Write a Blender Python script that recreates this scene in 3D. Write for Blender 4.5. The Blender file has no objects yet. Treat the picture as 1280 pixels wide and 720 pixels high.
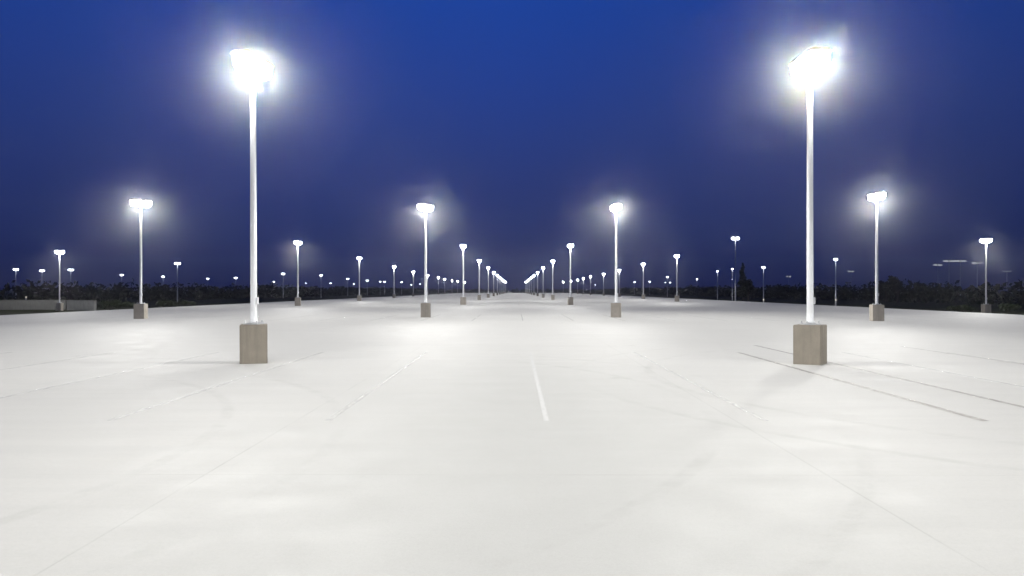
import bpy, bmesh, math, random
from mathutils import Vector, Matrix, noise
random.seed(7)
R = math.radians
scn = bpy.context.scene
C = scn.collection

# ------------------------------------------------------------------ camera
F, VX, HY, EYE = 995.0, 644.5, 363.0, 1.69      # focal length in px of a 1280 wide frame, vanishing point, eye height
cam_d = bpy.data.cameras.new('camera'); cam = bpy.data.objects.new('camera', cam_d); C.objects.link(cam)
cam_d.sensor_width = 36; cam_d.lens = 36*F/1280; cam_d.clip_start = .05; cam_d.clip_end = 9000
cam.location = (0, 0, EYE)
cam.rotation_euler = (R(90)+math.atan((HY-360)/F), 0, math.atan((VX-640)/F))
scn.camera = cam

def px(x, d): return (x-VX)*d/F                  # metres right of the axis at a depth
def tag(o, label=None, cat=None, group=None, kind=None):
    if label: o['label'] = label
    if cat: o['category'] = cat
    if group: o['group'] = group
    if kind: o['kind'] = kind
    return o

# ------------------------------------------------------------------ materials
def mat(name, base, rough=.6, metal=0, spec=.5):
    m = bpy.data.materials.new(name); m.use_nodes = True
    b = m.node_tree.nodes['Principled BSDF']
    b.inputs['Base Color'].default_value = (*base, 1); b.inputs['Roughness'].default_value = rough
    b.inputs['Metallic'].default_value = metal; b.inputs['Specular IOR Level'].default_value = spec
    return m
class N:
    """short hand for building node trees"""
    def __init__(s, m): s.t = m.node_tree; s.b = s.t.nodes.get('Principled BSDF')
    def new(s, kind, **kw):
        n = s.t.nodes.new(kind)
        for k, v in kw.items(): setattr(n, k, v)
        return n
    def link(s, a, b): s.t.links.new(a, b)
    def noise(s, vec, scale, detail=4, rough=.55):
        n = s.new('ShaderNodeTexNoise'); s.link(vec, n.inputs['Vector'])
        n.inputs['Scale'].default_value = scale; n.inputs['Detail'].default_value = detail; n.inputs['Roughness'].default_value = rough
        return n.outputs['Fac']
    def ramp(s, fac, lo, hi, a=0., b=1.):
        n = s.new('ShaderNodeMapRange'); s.link(fac, n.inputs['Value'])
        for i, v in zip(('From Min', 'From Max', 'To Min', 'To Max'), (lo, hi, a, b)): n.inputs[i].default_value = v
        return n.outputs['Result']
    def mix(s, fac, a, b, blend='MIX'):
        n = s.new('ShaderNodeMix', data_type='RGBA', blend_type=blend)
        for v, i in ((fac, 0), (a, 6), (b, 7)):
            if isinstance(v, (int, float)): n.inputs[i].default_value = v
            elif isinstance(v, tuple): n.inputs[i].default_value = (*v, 1)
            else: s.link(v, n.inputs[i])
        return n.outputs[2]
    def math(s, op, a, b=0.):
        n = s.new('ShaderNodeMath', operation=op)
        for v, i in ((a, 0), (b, 1)):
            if isinstance(v, (int, float)): n.inputs[i].default_value = v
            else: s.link(v, n.inputs[i])
        return n.outputs[0]
    def scaled(s, vec, sc):
        n = s.new('ShaderNodeMapping'); s.link(vec, n.inputs['Vector']); n.inputs['Scale'].default_value = sc
        return n.outputs['Vector']
    def pos(s): return s.new('ShaderNodeNewGeometry').outputs['Position']
    def bump(s, h, strength, dist):
        n = s.new('ShaderNodeBump'); s.link(h, n.inputs['Height'])
        n.inputs['Strength'].default_value = strength; n.inputs['Distance'].default_value = dist
        s.link(n.outputs['Normal'], s.b.inputs['Normal'])

PAVE = (.47, .465, .445)
def pavement():
    m = mat('pale_concrete', PAVE, .75, spec=.3); n = N(m); p = n.pos()
    big = n.ramp(n.noise(p, .09, 5, .6), .3, .7)
    streak = n.ramp(n.noise(n.scaled(p, (.16, 2.2, 1)), 1., 7, .7), .3, .72)
    blot = n.ramp(n.noise(p, 1.3, 6, .65), .32, .7)
    fine = n.noise(p, 55, 3, .7)
    c = n.mix(big, (.44, .435, .415), (.49, .485, .46))
    c = n.mix(n.math('MULTIPLY', streak, .5), c, (.385, .38, .37))
    c = n.mix(n.math('MULTIPLY', blot, .10), c, (.54, .535, .51))
    # darker band with ragged edges down the middle of the near bays
    sx = n.new('ShaderNodeSeparateXYZ'); n.link(p, sx.inputs[0])
    edge = n.math('ADD', n.math('ABSOLUTE', n.math('SUBTRACT', sx.outputs[0], .25)), n.math('MULTIPLY', n.noise(n.scaled(p, (1.6, .12, 1)), 1., 5), .7))
    mid_band = n.math('MULTIPLY', n.ramp(edge, 4.6, .8), n.ramp(sx.outputs[1], 26, 9))
    c = n.mix(n.math('MULTIPLY', mid_band, .8), c, (.35, .35, .335))
    # faint arcs of tyre rubber left by turning cars
    for cx, cy_, r, x0, x1 in ((-7.5, 12.0, 10.2, -.6, 3.2), (-7.5, 12.0, 11.7, -.6, 4.2), (12, 15.5, 9.3, 1.5, 6.5), (12, 15.5, 10.8, 1., 5.5), (-13, 8, 9.5, -8, -2.6), (-13, 8, 11., -7, -1.4)):
        dv = n.new('ShaderNodeVectorMath', operation='DISTANCE'); dv.inputs[1].default_value = (cx, cy_, 0)
        n.link(p, dv.inputs[0])
        a = n.math('ABSOLUTE', n.math('SUBTRACT', dv.outputs['Value'], r))
        k = n.math('MULTIPLY', n.ramp(a, .11, .05), n.math('MULTIPLY', n.ramp(sx.outputs[0], x0, x0+1.2), n.ramp(sx.outputs[0], x1, x1-1.2)))
        k = n.math('MULTIPLY', k, n.ramp(n.noise(p, 1.6, 5, .7), .40, .62, 0, .17))
        c = n.mix(k, c, (.21, .205, .19))
    # drips of oil and tyre rubber: small dark irregular spots
    v = n.new('ShaderNodeTexVoronoi'); n.link(p, v.inputs['Vector']); v.inputs['Scale'].default_value = .38
    spots = n.ramp(v.outputs['Distance'], .10, .03)
    spots = n.math('MULTIPLY', spots, n.ramp(n.noise(p, 6, 3), .45, .62))
    c = n.mix(n.math('MULTIPLY', spots, .35), c, (.20, .19, .17))
    c = n.mix(n.ramp(n.noise(p, 17, 4, .8), .45, .75, 0, .16), c, (.30, .295, .28))
    c = n.mix(.16, c, n.mix(fine, (.2, .2, .2), (.8, .8, .8)), 'OVERLAY')
    # sawn joints of the slab, every 5.7 m both ways, thin and partly filled
    sep = n.new('ShaderNodeSeparateXYZ'); n.link(p, sep.inputs[0])
    def joint(axis, off):
        a = n.math('PINGPONG', n.math('ADD', axis, off), 2.85)
        return n.ramp(a, .012, .004)
    j = n.math('MAXIMUM', joint(sep.outputs[0], 2.85), joint(sep.outputs[1], 4.1))
    j = n.math('MULTIPLY', j, n.ramp(n.noise(p, .8, 3), .35, .65, .03, .3))
    c = n.mix(j, c, (.16, .155, .145))
    n.link(c, n.b.inputs['Base Color'])
    n.link(n.ramp(blot, 0, 1, .68, .85), n.b.inputs['Roughness'])
    n.bump(n.math('ADD', n.math('MULTIPLY', fine, .5), n.noise(p, 9, 4)), .25, .006)
    return m
def paint(name, col, lo, hi, most):
    """worn paint: chipped away where the mask is low, the pavement shows through"""
    m = mat(name, col, .6); n = N(m); p = n.pos()
    w = n.ramp(n.noise(n.scaled(p, (5, 1.6, 1)), 3., 6, .72), lo, hi, 0, most)
    mx = n.new('ShaderNodeMixShader'); tr = n.new('ShaderNodeBsdfTransparent'); out = n.t.nodes['Material Output']
    n.link(w, mx.inputs[0]); n.link(tr.outputs[0], mx.inputs[1]); n.link(n.b.outputs[0], mx.inputs[2]); n.link(mx.outputs[0], out.inputs['Surface'])
    return m
def concrete(name, a, b, dark):
    m = mat(name, a, .85, spec=.2); n = N(m)
    t = n.new('ShaderNodeTexCoord').outputs['Object']
    oi = n.new('ShaderNodeObjectInfo').outputs['Random']
    sh = n.new('ShaderNodeVectorMath', operation='ADD'); n.link(t, sh.inputs[0])
    cx = n.new('ShaderNodeCombineXYZ')
    for i in range(3): n.link(n.math('MULTIPLY', oi, 37+i), cx.inputs[i])
    n.link(cx.outputs[0], sh.inputs[1]); t = sh.outputs[0]
    c = n.mix(n.ramp(n.noise(t, 2.2, 5, .6), .3, .7), a, b)
    run = n.ramp(n.noise(n.scaled(t, (9, 9, .5)), 1., 4, .6), .48, .75)      # rain streaks down the faces
    c = n.mix(n.math('MULTIPLY', run, .55), c, dark)
    pit = n.ramp(n.noise(t, 60, 2), .62, .72)
    c = n.mix(n.math('MULTIPLY', pit, .4), c, dark)
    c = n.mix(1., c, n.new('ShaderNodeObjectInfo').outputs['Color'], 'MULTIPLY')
    n.link(c, n.b.inputs['Base Color'])
    n.bump(n.noise(t, 30, 4), .4, .01)
    return m
def painted_steel():
    m = mat('white_painted_steel', (.60, .61, .62), .38); n = N(m)
    t = n.new('ShaderNodeTexCoord').outputs['Object']
    d = n.ramp(n.noise(n.scaled(t, (6, 6, .35)), 1.5, 5, .65), .45, .8)
    n.link(n.mix(n.math('MULTIPLY', d, .35), (.60, .61, .62), (.38, .37, .355)), n.b.inputs['Base Color'])
    return m
def glow_mat(name, col, strength, glass=False):
    m = bpy.data.materials.new(name); m.use_nodes = True; t = m.node_tree; t.nodes.clear()
    o = t.nodes.new('ShaderNodeOutputMaterial'); e = t.nodes.new('ShaderNodeEmission')
    e.inputs[0].default_value = (*col, 1); e.inputs[1].default_value = strength
    if glass:                                    # clear bowl: the lamp inside shines through it
        a = t.nodes.new('ShaderNodeAddShader'); tr = t.nodes.new('ShaderNodeBsdfTransparent')
        t.links.new(e.outputs[0], a.inputs[0]); t.links.new(tr.outputs[0], a.inputs[1]); t.links.new(a.outputs[0], o.inputs[0])
    else: t.links.new(e.outputs[0], o.inputs[0])
    m.cycles.emission_sampling = 'NONE'
    return m
def leafy(name, a, b):
    m = mat(name, a, .8, spec=.15); n = N(m)
    n.link(n.mix(n.ramp(n.noise(n.pos(), .7, 3), .35, .65), a, b), n.b.inputs['Base Color'])
    return m
def grass_mat():
    m = mat('dark_grass', (.02, .026, .012), .95, spec=.05); n = N(m); p = n.pos()
    c = n.mix(n.ramp(n.noise(p, .12, 5), .35, .65), (.014, .019, .009), (.030, .033, .017))
    c = n.mix(n.ramp(n.noise(p, 2.5, 5), .4, .7, 0, .5), c, (.04, .036, .022))
    n.link(c, n.b.inputs['Base Color']); n.bump(n.noise(p, 12, 4), .8, .05)
    return m

M = dict(pave=pavement(), white=paint('worn_white_paint', (.72, .72, .70), .08, .45, .62),
         faded=paint('faded_white_paint', (.70, .70, .68), .38, .66, .42),
         dark=paint('blacked_out_paint', (.27, .235, .185), .30, .60, .42),
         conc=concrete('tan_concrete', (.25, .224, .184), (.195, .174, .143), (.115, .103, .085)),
         wall=concrete('grey_concrete', (.12, .12, .115), (.09, .09, .088), (.05, .05, .05)),
         wall2=concrete('light_grey_concrete', (.20, .20, .195), (.16, .16, .155), (.09, .09, .09)),
         steel=painted_steel(), galv=mat('galvanised_steel', (.42, .43, .44), .45, .8),
         house=mat('grey_cast_aluminium', (.35, .35, .36), .5), grass=grass_mat(),
         leaf=leafy('dark_leaves', (.010, .015, .008), (.020, .027, .012)),
         bark=mat('dark_bark', (.035, .028, .022), .9),
         lens=glow_mat('lit_glass_lens', (.93, .96, 1.0), 28, True), lens_far=glow_mat('lit_lens_weak', (.86, .9, 1.0), 14),
         lens_dim=glow_mat('lit_lens_dim', (.86, .9, 1.0), .42), lens_warm=glow_mat('lit_lens_warm', (1, .92, .75), .8))

# ------------------------------------------------------------------ mesh helpers
def link_bm(name, bm, m, parent=None, smooth=False):
    bmesh.ops.recalc_face_normals(bm, faces=bm.faces)
    me = bpy.data.meshes.new(name); bm.to_mesh(me); bm.free(); me.materials.append(m)
    if smooth:
        for f in me.polygons: f.use_smooth = True
    o = bpy.data.objects.new(name, me); C.objects.link(o); o.parent = parent
    return o
def box(bm, c, s, bevel=0, seg=1):
    r = bmesh.ops.create_cube(bm, size=1, matrix=Matrix.Translation(c) @ Matrix.Diagonal((*s, 1)))
    if bevel:
        es = list({e for v in r['verts'] for e in v.link_edges})
        bmesh.ops.bevel(bm, geom=es, offset=bevel, segments=seg, affect='EDGES')
def lathe(bm, prof, n=20, at=(0, 0)):
    rings = [[bm.verts.new((at[0]+r*math.cos(2*math.pi*i/n), at[1]+r*math.sin(2*math.pi*i/n), z)) for i in range(n)] for r, z in prof]
    for a, b in zip(rings, rings[1:]):
        for i in range(n): bm.faces.new((a[i], a[(i+1) % n], b[(i+1) % n], b[i]))
    bm.faces.new(rings[0]); bm.faces.new(rings[-1])
def tube(bm, a, b, r0, r1, n=10):
    a, b = Vector(a), Vector(b); q = (b-a).to_track_quat('Z', 'Y').to_matrix().to_4x4()
    bmesh.ops.create_cone(bm, cap_ends=True, segments=n, radius1=r0, radius2=r1, depth=(b-a).length,
                          matrix=Matrix.Translation((a+b)/2) @ q)
def empty(name, loc, rz=0):
    o = bpy.data.objects.new(name, None); C.objects.link(o); o.location = loc; o.rotation_euler = (0, 0, rz)
    o.empty_display_size = .3
    return o
def copy_tree(o, parent=None, skip=()):
    c = o.copy(); C.objects.link(c); c.parent = parent
    for ch in list(o.children):
        if ch.type not in skip: copy_tree(ch, c, skip)
    return c

# ------------------------------------------------------------------ setting: terrain, lot, markings
LOT_X, LOT_Y0, LOT_Y1 = 35.0, -45.0, 525.0
def terrain_z(x, y):
    e = max(abs(x)-LOT_X, y-LOT_Y1, LOT_Y0-y)
    if e < .4: return -.05
    t = min(1, (e-.4)/6.0); t = t*t*(3-2*t)
    z = -.05-.55*t
    if e > 8: z += (noise.noise(Vector((x*.03, y*.03, 0)))*.25)*min(1, (e-8)/15)
    return z
bm = bmesh.new()
def steps(core, tail): return sorted(set(core+tail))
xs = [i*3.5 for i in range(-40, 41)]+[35.4, -35.4, 37, -37, 39, -39, 41.4, -41.4]+[s*v for s in (-1, 1) for v in (180, 260, 400, 700, 1200, 2500, 5000)]
ys = [i*8 for i in range(-8, 80)]+[525.4, 527, 529, 531.4, -45.4, -48, -51.4, -150, -400, -1500, -5000, 700, 800, 1000, 1400, 2000, 3500, 7000]
xs, ys = sorted(set(xs)), sorted(set(ys))
g = [[bm.verts.new((x, y, terrain_z(x, y))) for x in xs] for y in ys]
for a, b in zip(g, g[1:]):
    for i in range(len(xs)-1): bm.faces.new((a[i], a[i+1], b[i+1], b[i]))
tag(link_bm('ground', bm, M['grass'], smooth=True), kind='structure')

bm = bmesh.new(); box(bm, (0, (LOT_Y0+LOT_Y1)/2, -.15), (2*LOT_X, LOT_Y1-LOT_Y0, .3))
tag(link_bm('car_park_surface', bm, M['pave']), kind='structure')

bw, bd, bf = bmesh.new(), bmesh.new(), bmesh.new()
def strip(bm, x, y0, y1, w=.10, z=.004, slant=0):
    n = 6
    for i in range(n):
        a, b = y0+(y1-y0)*i/n, y0+(y1-y0)*(i+1)/n
        bm.faces.new([bm.verts.new(p) for p in ((x-w/2+slant*i/n, a, z), (x+w/2+slant*i/n, a, z), (x+w/2+slant*(i+1)/n, b, z), (x-w/2+slant*(i+1)/n, b, z))])
DARKX = (-5.0, 6.1)
for r, cy in enumerate((16.0, 50, 94, 140, 185, 231, -29)):
    for i in range(-12, 13):
        x = .40+i*2.83
        if abs(x) > 34: continue
        if r == 0 and any(abs(x-q) < .4 for q in DARKX): strip(bd, x, cy-5.7, cy+5.7, .12) if x > 0 else strip(bf, x, cy-5.7, cy+5.7, .085)
        else: strip(bw if r == 0 and i == 0 else bf, x, cy-5.7, cy+5.7, .068 if i == 0 else .085)
strip(bd, 7.35, 9.5, 24.5, .12); strip(bd, 11.6, 11, 24, .09)
tag(link_bm('painted_markings', bw, M['white']), kind='structure')
tag(link_bm('faded_markings', bf, M['faded']), kind='structure')
tag(link_bm('blacked_out_markings', bd, M['dark']), kind='structure')

# ------------------------------------------------------------------ lamp post
HEAD = 7.0
def lamp_light(power, cap=13., lo=.12, hi=.27):
    l = bpy.data.lights.new('lamp', 'POINT'); l.energy = power; l.shadow_soft_size = .15; l.color = (1, .985, .93)
    l.use_nodes = True; t = l.node_tree; n = N(l)
    e = t.nodes['Emission']
    sep = n.new('ShaderNodeSeparateXYZ'); n.link(n.new('ShaderNodeTexCoord').outputs['Normal'], sep.inputs[0])
    c = n.math('MULTIPLY', sep.outputs[2], -1.)
    c = n.math('MAXIMUM', c, .02)
    s = n.math('POWER', c, -3.)
    s = n.math('DIVIDE', s, n.math('SQRT', n.math('ADD', 1., n.math('POWER', n.math('DIVIDE', s, cap), 2.))))             # wide-throw optics: even light on the ground
    n.link(n.math('MULTIPLY', s, n.ramp(n.math('MULTIPLY', sep.outputs[2], -1.), lo, hi)), e.inputs['Strength'])
    return l
LAMP = lamp_light(458)
LAMP_WIDE = lamp_light(458, lo=.06, hi=.22)       # the second row throws a little further

def make_post(head='twin', lens='lens', lit=True):
    root = empty('lamp_post', (0, 0, 0))
    bm = bmesh.new(); box(bm, (0, 0, .44), (.61, .61, .92), .014, 2)
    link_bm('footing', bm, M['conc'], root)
    bm = bmesh.new(); box(bm, (0, 0, .915), (.36, .36, .03), .006)
    for sx in (-1, 1):
        for sy in (-1, 1): tube(bm, (sx*.14, sy*.14, .93), (sx*.14, sy*.14, .99), .016, .016, 6)
    link_bm('base_plate', bm, M['galv'], root)
    bm = bmesh.new(); lathe(bm, [(.098, .932), (.098, .965), (.086, .985), (.078, .99), (.076, 1.2), (.067, HEAD+.12), (.06, HEAD+.15)], 20)
    pole = link_bm('pole', bm, M['steel'], root, True)
    bm = bmesh.new(); box(bm, (0, -.098, 1.45), (.085, .022, .16), .008); link_bm('handhole_cover', bm, M['steel'], pole)
    for s in (-1, 1):
        bm = bmesh.new(); tube(bm, (s*.05, 0, HEAD+.06), (s*.14, 0, HEAD+.08), .03, .03, 10)
        link_bm('arm', bm, M['steel'], root, True)
        bm = bmesh.new()
        r = bmesh.ops.create_cube(bm, size=1, matrix=Matrix.Translation((s*.36, 0, HEAD+.10)) @ Matrix.Diagonal((.54, .54, .10, 1)))
        for v in r['verts']:
            if v.co.z > HEAD+.1: v.co.x = s*.36+(v.co.x-s*.36)*.82; v.co.y *= .72
        bmesh.ops.bevel(bm, geom=bm.edges[:], offset=.018, segments=2, affect='EDGES')
        lum = link_bm('luminaire', bm, M['house'], root)
        bm = bmesh.new()                                           # drop-glass bowl below the housing
        for k, (w, z) in enumerate(((1., .03), (1., -.06), (.95, -.16), (.76, -.25), (.32, -.30))):
            ring = [bm.verts.new((s*.36+.25*w*math.copysign(abs(math.cos(a))**.6, math.cos(a)),
                                  .25*w*math.copysign(abs(math.sin(a))**.6, math.sin(a)), HEAD+z)) for a in [2*math.pi*i/20 for i in range(20)]]
            if k:
                for i in range(20): bm.faces.new((prev[i], prev[(i+1) % 20], ring[(i+1) % 20], ring[i]))
            prev = ring
        bm.faces.new(prev)
        link_bm('lens', bm, M[lens], lum, True)
        if lit:
            lo = bpy.data.objects.new('lamp', LAMP); C.objects.link(lo); lo.parent = lum; lo.location = (s*.36, 0, HEAD-.15)
    return root

LAMP_FAR = lamp_light(458, lo=.16, hi=.32)
def relamp(o, l):
    for lum in o.children:
        for q in lum.children:
            if q.type == 'LIGHT': q.data = l
lit_proto = make_post()
used = [False]
def post(x, d, rz, label, group, scale=1., foot=None, lean=0.):
    """x: photo column of the foot, d: metres away"""
    o = lit_proto if not used[0] else copy_tree(lit_proto)
    used[0] = True
    wx = px(x, d)
    o.location = (wx, d, (terrain_z(wx, d)-.02 if abs(wx) > LOT_X else 0) if foot is None else foot)
    o.rotation_euler = (0, R(lean), R(90+(6 if wx > 0 else -28 if 45 < d < 55 else -6)+random.uniform(-2, 2))); o.scale = (scale,)*3
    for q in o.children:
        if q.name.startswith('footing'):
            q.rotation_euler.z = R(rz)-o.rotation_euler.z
            q.color = (1, 1, 1, 1) if d < 25 else (1.35, 1.38, 1.45, 1)       # farther footings paler: light from the lamps in front put into their colour
    if 40 < d < 96:
        relamp(o, LAMP_WIDE)
    elif d > 170: relamp(o, LAMP_FAR)
    tag(o, label, 'lamp post', group)
    return o
ORD = ['nearest', 'second', 'third', 'fourth', 'fifth', 'sixth', 'seventh', 'eighth', 'ninth', 'tenth', 'eleventh', 'twelfth', 'thirteenth', 'fourteenth']
GI, GO = 'lamp posts of the two middle rows', 'lamp posts of the two outer rows'
def row(side, inner, pts, group, skip_first=0):
    for k, (x, d, rz) in enumerate(pts):
        where = f'{side} middle row' if inner else f'{side} outer row'
        if k == 0 and inner:
            lab = f'tall white twin-lamp post on a big tan concrete footing, nearest on the {side}'
        else:
            lab = f'white twin-lamp post on concrete footing, {ORD[k]} from the front in the {where}'
        post(x, d, rz, lab, group, lean=-.55 if (k == 0 and inner and side == 'left') else 0.)
far = [185, 231, 277, 323, 369, 415, 461, 507]
row('left', True, [(317, 18.6, 17), (532, 50, 8), (579, 94, -5), (599, 140, 3)]+[(VX-6.35*F/d, d, random.uniform(-8, 8)) for d in far], GI)
row('right', True, [(1012, 18.4, -34), (770, 50, -12), (713, 93, 6), (691, 142, 0)]+[(VX+6.4*F/d, d, random.uniform(-8, 8)) for d in far], GI)
row('left', False, [(175, 47.5, 4), (372, 87, 10), (449, 129, 0), (492.5, 176, 0), (516.5, 225, 5), (534.5, 277, 0), (548, 323, 0), (556, 369, 0), (565, 415, 0), (572, 461, 0), (581, 507, 0)], GO)
row('right', False, [(1095, 44.3, -6), (846, 121, 0), (804, 158, 0), (774, 206, 5), (754.5, 252, 0), (738, 300, 0), (729, 345, 0), (722, 390, 0), (714, 440, 0), (704, 500, 0)], GO)
# posts on the lower verge
post(1231, 75, 3, 'white twin-lamp post on the dark verge at far right beyond the pavement edge', 'lamp posts on the verges', foot=-.52)
post(73, 86, 0, 'white twin-lamp post in front of the low grey concrete wall', 'lamp posts on the verges', scale=.92, foot=-.5)
# the grid goes on unseen: same rows, posts placed to brighten the foreground
for s, x in (('left', -6.3), ('right', 6.5)):
    o = copy_tree(lit_proto); o.location = (x, -9, 0); o.scale = (1, 1, 1); o.rotation_euler = (0, 0, R(90))
    tag(o, f'white twin-lamp post behind the viewer in the {s} middle row', 'lamp post', GI)
for s, x in (('left', -22), ('right', 20.5)):
    for y, w in ((5, 'level with the viewer'), ):
        o = copy_tree(lit_proto); o.location = (x, y, 0); o.scale = (1, 1, 1); o.rotation_euler = (0, 0, R(90))
        tag(o, f'white twin-lamp post {w} in the {s} outer row', 'lamp post', GO)

# ------------------------------------------------------------------ distant lamps outside the car park
def make_distant(lens, wide=1.):
    root = empty('street_light', (0, 0, 0))
    bm = bmesh.new(); lathe(bm, [(.12, -.4), (.11, .3), (.07, 7.1)], 10); link_bm('pole', bm, M['galv'], root, True)
    bm = bmesh.new(); box(bm, (0, 0, 7.14), (1.15*wide, .45, .10), .02)
    lum = link_bm('luminaire', bm, M['house'], root)
    bm = bmesh.new()
    for s in (-1, 1): box(bm, (s*.30*wide, 0, 6.94), (.48*wide, .36, .28), .06, 2)
    link_bm('lens', bm, M[lens], lum)
    return root
def place(proto, x, yh, label, group, d=None, rz=0):
    o = copy_tree(proto)
    if d is None: d = F*4.75/(HY-yh)
    wx = px(x, d); z0 = terrain_z(wx, d)
    h = EYE+(HY-yh)*d/F-z0
    o.location = (wx, d, z0); o.scale = (1 if h < 9 else 1.5, 1 if h < 9 else 1.5, h/7.0)
    for lum in o.children:
        pass
    o.rotation_euler = (0, 0, R(rz)); tag(o, label, 'street light', group)
    return o
pf, pd = make_distant('lens_far'), make_distant('lens_dim', 2.0)
GF = 'street lights beyond the car park'
pts = [(18, 336.5, 'bright street light beyond the wall, nearest the left end of the skyline'),
       (51, 338, 'bright street light in the dark close left of the verge lamp post'),
       (87, 337, 'bright street light in the dark close right of the verge lamp post'),
       (151, 343.5, 'small street light just left of the first left outer-row lamp post'),
       (203, 345.5, 'small street light between the left outer-row post and a thin lit pole'),
       (221, 329, 'street light on a thin lit pole rising from the scrub at left'),
       (259, 348, 'lone small street light right of the thin lit pole at left'),
       (294, 347, 'small street light just left of the big near left lamp post'),
       (342, 352, 'tiny street light right of the big near left lamp post'),
       (353.5, 342, 'street light with visible pole between big left post and second outer post'),
       (382, 354, 'faint street light just right of the second left outer-row post'),
       (401, 344, 'street light with visible pole right of the second left outer-row post'),
       (413, 354, 'tiny low street light right of the pole at the left outer row'),
       (434.5, 348.5, 'small street light just left of the third left outer-row post'),
       (442, 355, 'tiny low street light touching the third left outer-row post'),
       (459, 350.5, 'small street light just right of the third left outer-row post'),
       (475, 352, 'left light of a close pair before the fourth left outer-row post'),
       (480.5, 352, 'right light of a close pair before the fourth left outer-row post'),
       (502, 352.5, 'small street light just right of the fourth left outer-row post'),
       (514, 356, 'tiny low street light below the fifth left outer-row lamp'),
       (525, 355, 'tiny low street light left of the second left middle-row pole'),
       (793, 352.5, 'tiny street light left of the third right outer-row post'),
       (812, 352, 'tiny street light right of the third right outer-row post'),
       (834, 346, 'top light of a triangle left of the second right outer-row post'),
       (831.5, 353, 'lower left light of a triangle near the second right outer-row post'),
       (837.5, 353, 'lower right light of a triangle near the second right outer-row post'),
       (744, 356, 'tiny low street light among the right outer row'),
       (871, 349, 'small street light right of the second right outer-row post'),
       (896.5, 339, 'street light with visible pole left of the tall mast'),
       (915, 349, 'low small street light at the foot of the tall mast'),
       (915, 336, 'weak street light halfway up beside the tall mast'),
       (954, 334, 'street light with visible pole right of the tall mast and conifer'),
       (1044, 324, 'round street light on a dark pole right of the big right post')]
for x, yh, lab in pts: place(pf, x, yh, lab, GF, rz=random.uniform(40, 80))
place(pf, 919, 297.5, 'tall mast lamp rising above the dark trees right of centre', GF, d=168)
for x, yh, d, lab in ((985, 345.5, 330, 'dim flat street light right of the pole by the conifer'),
                      (1063, 339, 260, 'dim flat street light left of the right outer-row nearest post'),
                      (1171, 331, 300, 'dim flat street light, first of the string left of the far right post'),
                      (1185, 326, 230, 'dim wide street light, second of the string left of the far right post'),
                      (1199, 326, 230, 'dim wide street light, third of the string left of the far right post'),
                      (1220, 328.5, 260, 'dim wide street light touching the far right lamp post'),
                      (1257, 339, 300, 'dim flat street light right of the far right lamp post')):
    place(pd, x, yh, lab, 'dim street lights at far right', d=d)
for p in (pf, pd):
    for o in [q for c in p.children for q in c.children]+list(p.children)+[p]: bpy.data.objects.remove(o)

# low bollard lights
def bollard(x, d, z_top, label):
    wx = px(x, d); z0 = terrain_z(wx, d); h = z_top-z0
    root = empty('bollard_light', (wx, d, z0))
    bm = bmesh.new(); lathe(bm, [(.09, -.1), (.09, h-.22), (.075, h-.2)], 12); link_bm('post', bm, M['house'], root, True)
    bm = bmesh.new(); lathe(bm, [(.085, h-.2), (.10, h-.12), (.085, h-.02)], 12); link_bm('lens', bm, M['lens_warm'], root, True)
    bm = bmesh.new(); lathe(bm, [(.12, h-.02), (.12, h+.01), (.05, h+.05)], 12); link_bm('cap', bm, M['house'], root, True)
    tag(root, label, 'bollard light', 'bollard lights on the verges')
bollard(31, 112, .85, 'small warm bollard light in the dark behind the long low wall')
bollard(954, 118, .42, 'small warm bollard light below the pole right of the mast')
bollard(1044, 112, .45, 'small warm bollard light in the dark right of the big right post')

# ------------------------------------------------------------------ low walls on the left
def wall(x0, x1, d0, d1, h, m, label):
    a, b = Vector((px(x0, d0), d0, 0)), Vector((px(x1, d1), d1, 0))
    root = empty('low_wall', ((a+b)/2).to_tuple()); root.location.z = -.62
    L = (b-a).length; root.rotation_euler.z = math.atan2(b.y-a.y, b.x-a.x)
    bm = bmesh.new(); box(bm, (0, 0, h/2-.1), (L, .3, h+.2), .015); link_bm('wall_body', bm, m, root)
    bm = bmesh.new(); box(bm, (0, 0, h+.045), (L+.04, .38, .09), .015); link_bm('coping', bm, m, root)
    tag(root, label, 'wall')
wall(-70, 80, 92, 92, 1.12, M['wall'], 'long low dark grey concrete wall behind the left verge lamp post')
wall(83.5, 118, 91, 89, 1.10, M['wall2'], 'short lighter grey concrete wall right of the left verge lamp post')

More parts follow.
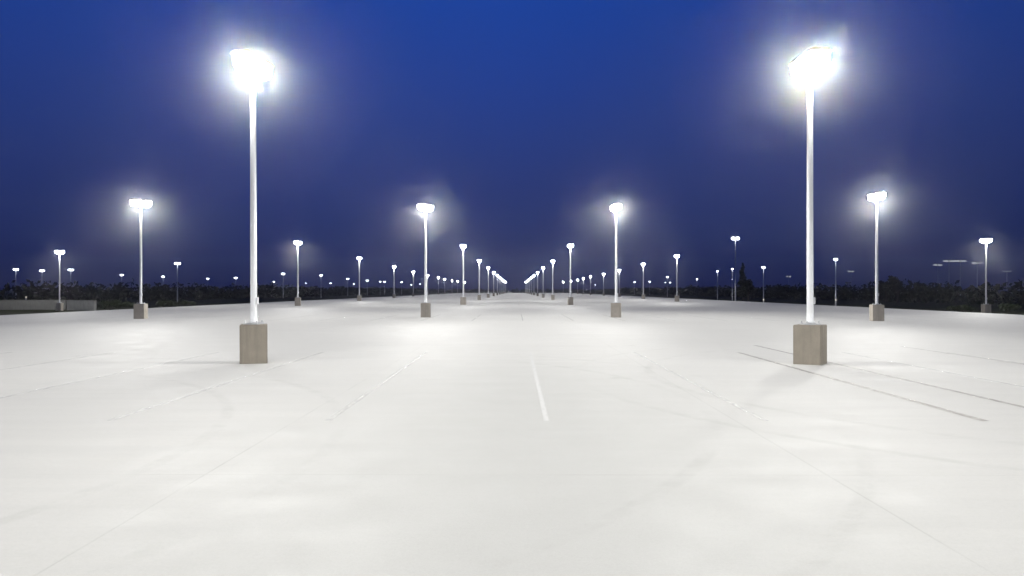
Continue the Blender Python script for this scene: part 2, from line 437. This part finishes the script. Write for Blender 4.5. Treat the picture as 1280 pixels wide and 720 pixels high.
# ------------------------------------------------------------------ vegetation
def leaf(bm, p, s):
    n = Vector((random.gauss(0, 1), random.gauss(0, 1), random.gauss(0, 1))).normalized()
    t = n.orthogonal().normalized(); b = n.cross(t)
    a = random.uniform(0, 6.28); t, b = t*math.cos(a)+b*math.sin(a), b*math.cos(a)-t*math.sin(a)
    bm.faces.new([bm.verts.new(p+t*s*u+b*s*v*.6) for u, v in ((-1, 0), (0, -1), (1, 0), (0, 1))])
def blob(bm, c, r, n, s):
    for _ in range(n):
        v = Vector((random.gauss(0, 1), random.gauss(0, 1), random.gauss(0, 1))).normalized()*random.random()**.4
        leaf(bm, Vector(c)+Vector((v.x*r[0], v.y*r[1], v.z*r[2])), s*random.uniform(.6, 1.4))
def belt(name, path, h, label):
    bm = bmesh.new()
    for (x0, y0), (x1, y1) in zip(path, path[1:]):
        L = math.hypot(x1-x0, y1-y0); n = int(L/2.2)
        for i in range(n):
            t = (i+random.random())/n; x, y = x0+(x1-x0)*t, y0+(y1-y0)*t
            hh = h*(1+.30*noise.noise(Vector((x*.05, y*.035, 3)))+.12*random.gauss(0, 1))
            for row_ in range(2):
                px_, py_ = x+random.uniform(-3, 3), y+random.uniform(-1.5, 1.5)
                blob(bm, (px_, py_, -.6+hh*.46), (2.0, 1.8, hh*.52), 46, .42)
    o = link_bm(name, bm, M['leaf']); tag(o, label, 'wood', kind='stuff')
belt('treeline', [(-150, 120), (-80, 125), (-77, 250), (-76, 420), (-72, 640), (-30, 720), (40, 720), (75, 640), (76, 420), (76, 250), (78, 130), (150, 118)], 3.7,
     'dark belt of scrub and low trees round the car park')
def tree(x, d, h, w, label, cone=False):
    wx = px(x, d); z0 = terrain_z(wx, d); root = empty('tree', (wx, d, z0))
    bm = bmesh.new(); tube(bm, (0, 0, -.2), (0, 0, h*.55), w*.07, w*.035, 8)
    for k in range(6):
        a = k*1.05+random.random(); tube(bm, (0, 0, h*(.3+.05*k)), (math.cos(a)*w*.3, math.sin(a)*w*.3, h*(.5+.06*k)), w*.025, w*.01, 6)
    link_bm('trunk', bm, M['bark'], root)
    bm = bmesh.new()
    if cone:
        for k in range(18):
            t = k/17; r = w*.5*(1-t)**.8+.12
            blob(bm, (random.gauss(0, .08), random.gauss(0, .08), h*(.12+.86*t)), (r, r, h*.06), 60, .24)
    else:
        for k in range(13):
            a = random.uniform(0, 6.28); q = random.random()**.5*w*.36
            blob(bm, (math.cos(a)*q, math.sin(a)*q, h*random.uniform(.42, .86)), (w*.2, w*.2, h*.13), 70, .22)
    link_bm('crown', bm, M['leaf'], root); tag(root, label, 'tree')
tree(928, 176, 8.0, 2.6, 'dark narrow conifer silhouette beside the tall mast', True)
tree(935, 172, 4.9, 3.0, 'short dark bushy tree at the conifer foot')
tree(1121, 150, 5.3, 3.6, 'dark round tree silhouette right of the nearest right outer post')
tree(1107, 156, 4.4, 2.6, 'dark smaller tree left of the round silhouette')
tree(1147, 165, 4.4, 3.4, 'low dark tree left of the dim light string')
def shrub(x, d, h, w, label):
    wx = px(x, d); z0 = terrain_z(wx, d); root = empty('shrub', (wx, d, z0))
    bm = bmesh.new()
    for k in range(5): tube(bm, (0, 0, -.1), (random.uniform(-.3, .3)*w, random.uniform(-.3, .3)*w, h*.6), .03, .012, 5)
    link_bm('stem', bm, M['bark'], root)
    bm = bmesh.new()
    for k in range(6): blob(bm, (random.uniform(-.35, .35)*w, random.uniform(-.3, .3)*w, h*random.uniform(.35, .65)), (w*.24, w*.24, h*.32), 90, .11)
    link_bm('foliage', bm, M['leaf'], root); tag(root, label, 'shrub', 'shrubs on the verges')
for x, d, h, w, lab in ((134, 92, 1.3, 2.6, 'dark shrub at the end of the short light wall'),
                        (160, 100, .9, 2.8, 'low dark shrub left of the nearest left outer footing'),
                        (203, 104, 1.1, 3.2, 'dark shrub right of the nearest left outer footing'),
                        (232, 108, 1.0, 2.4, 'dark shrub by the thin lit pole'),
                        (1258, 86, .9, 2.6, 'dark shrub right of the far right lamp post'),
                        (1200, 84, .8, 2.2, 'low dark shrub left of the far right lamp post')):
    shrub(x, d, h, w, lab)

# ------------------------------------------------------------------ air: thin even mist added to imitate lens glow round the lamps
HAZE = .0004
bm = bmesh.new(); box(bm, (0, 330, 19), (1500, 1300, 42))
hz = link_bm('haze', bm, None if False else bpy.data.materials.new('lamp_glow_haze')); tag(hz, kind='stuff')
m = hz.data.materials[0]; m.use_nodes = True; t = m.node_tree; t.nodes.clear()
o = t.nodes.new('ShaderNodeOutputMaterial'); v = t.nodes.new('ShaderNodeVolumePrincipled')
v.inputs['Color'].default_value = (.93, .95, 1, 1); v.inputs['Density'].default_value = HAZE; v.inputs['Anisotropy'].default_value = .965
t.links.new(v.outputs[0], o.inputs['Volume'])
hz.display_type = 'WIRE'

# ------------------------------------------------------------------ dusk sky
w = bpy.data.worlds.new('World'); scn.world = w; w.use_nodes = True; t = w.node_tree
n = N(w); bg = t.nodes['Background']
sky = n.new('ShaderNodeTexSky'); sky.sky_type = 'NISHITA'; sky.sun_disc = False
sky.sun_elevation = R(-4); sky.sun_rotation = R(180); sky.ozone_density = 4
d = n.new('ShaderNodeTexCoord').outputs['Generated']; sep = n.new('ShaderNodeSeparateXYZ'); n.link(d, sep.inputs[0])
cr = n.new('ShaderNodeValToRGB'); n.link(n.ramp(sep.outputs[2], 0, .5), cr.inputs[0])
els = cr.color_ramp.elements
stops = [(0., (.006, .010, .068)), (.12, (.016, .028, .122)), (.30, (.022, .042, .188)), (.52, (.017, .050, .27)), (.74, (.011, .056, .335)), (1., (.004, .016, .09))]
els[0].position, els[0].color = stops[0][0], (*stops[0][1], 1); els[1].position, els[1].color = stops[-1][0], (*stops[-1][1], 1)
for p_, c_ in stops[1:-1]:
    e = els.new(p_); e.color = (*c_, 1)
side = n.ramp(n.math('ABSOLUTE', n.math('SUBTRACT', sep.outputs[0], -.12)), .1, .75, 1., .68)
grad = n.mix(1., cr.outputs[0], n.mix(side, (0, 0, 0), (1, 1, 1)), 'MULTIPLY')
addn = n.mix(.10, grad, sky.outputs[0], 'ADD')
n.link(addn, bg.inputs[0]); bg.inputs[1].default_value = 1.0

# ------------------------------------------------------------------ render settings
scn.render.engine = 'CYCLES'
scn.view_settings.view_transform = 'Standard'; scn.view_settings.look = 'None'; scn.view_settings.exposure = 0; scn.view_settings.gamma = 1
cy = scn.cycles
cy.use_denoising = True; cy.use_light_tree = True; cy.max_bounces = 6; cy.diffuse_bounces = 3; cy.volume_bounces = 0
cy.sample_clamp_indirect = 8; cy.use_adaptive_sampling = True
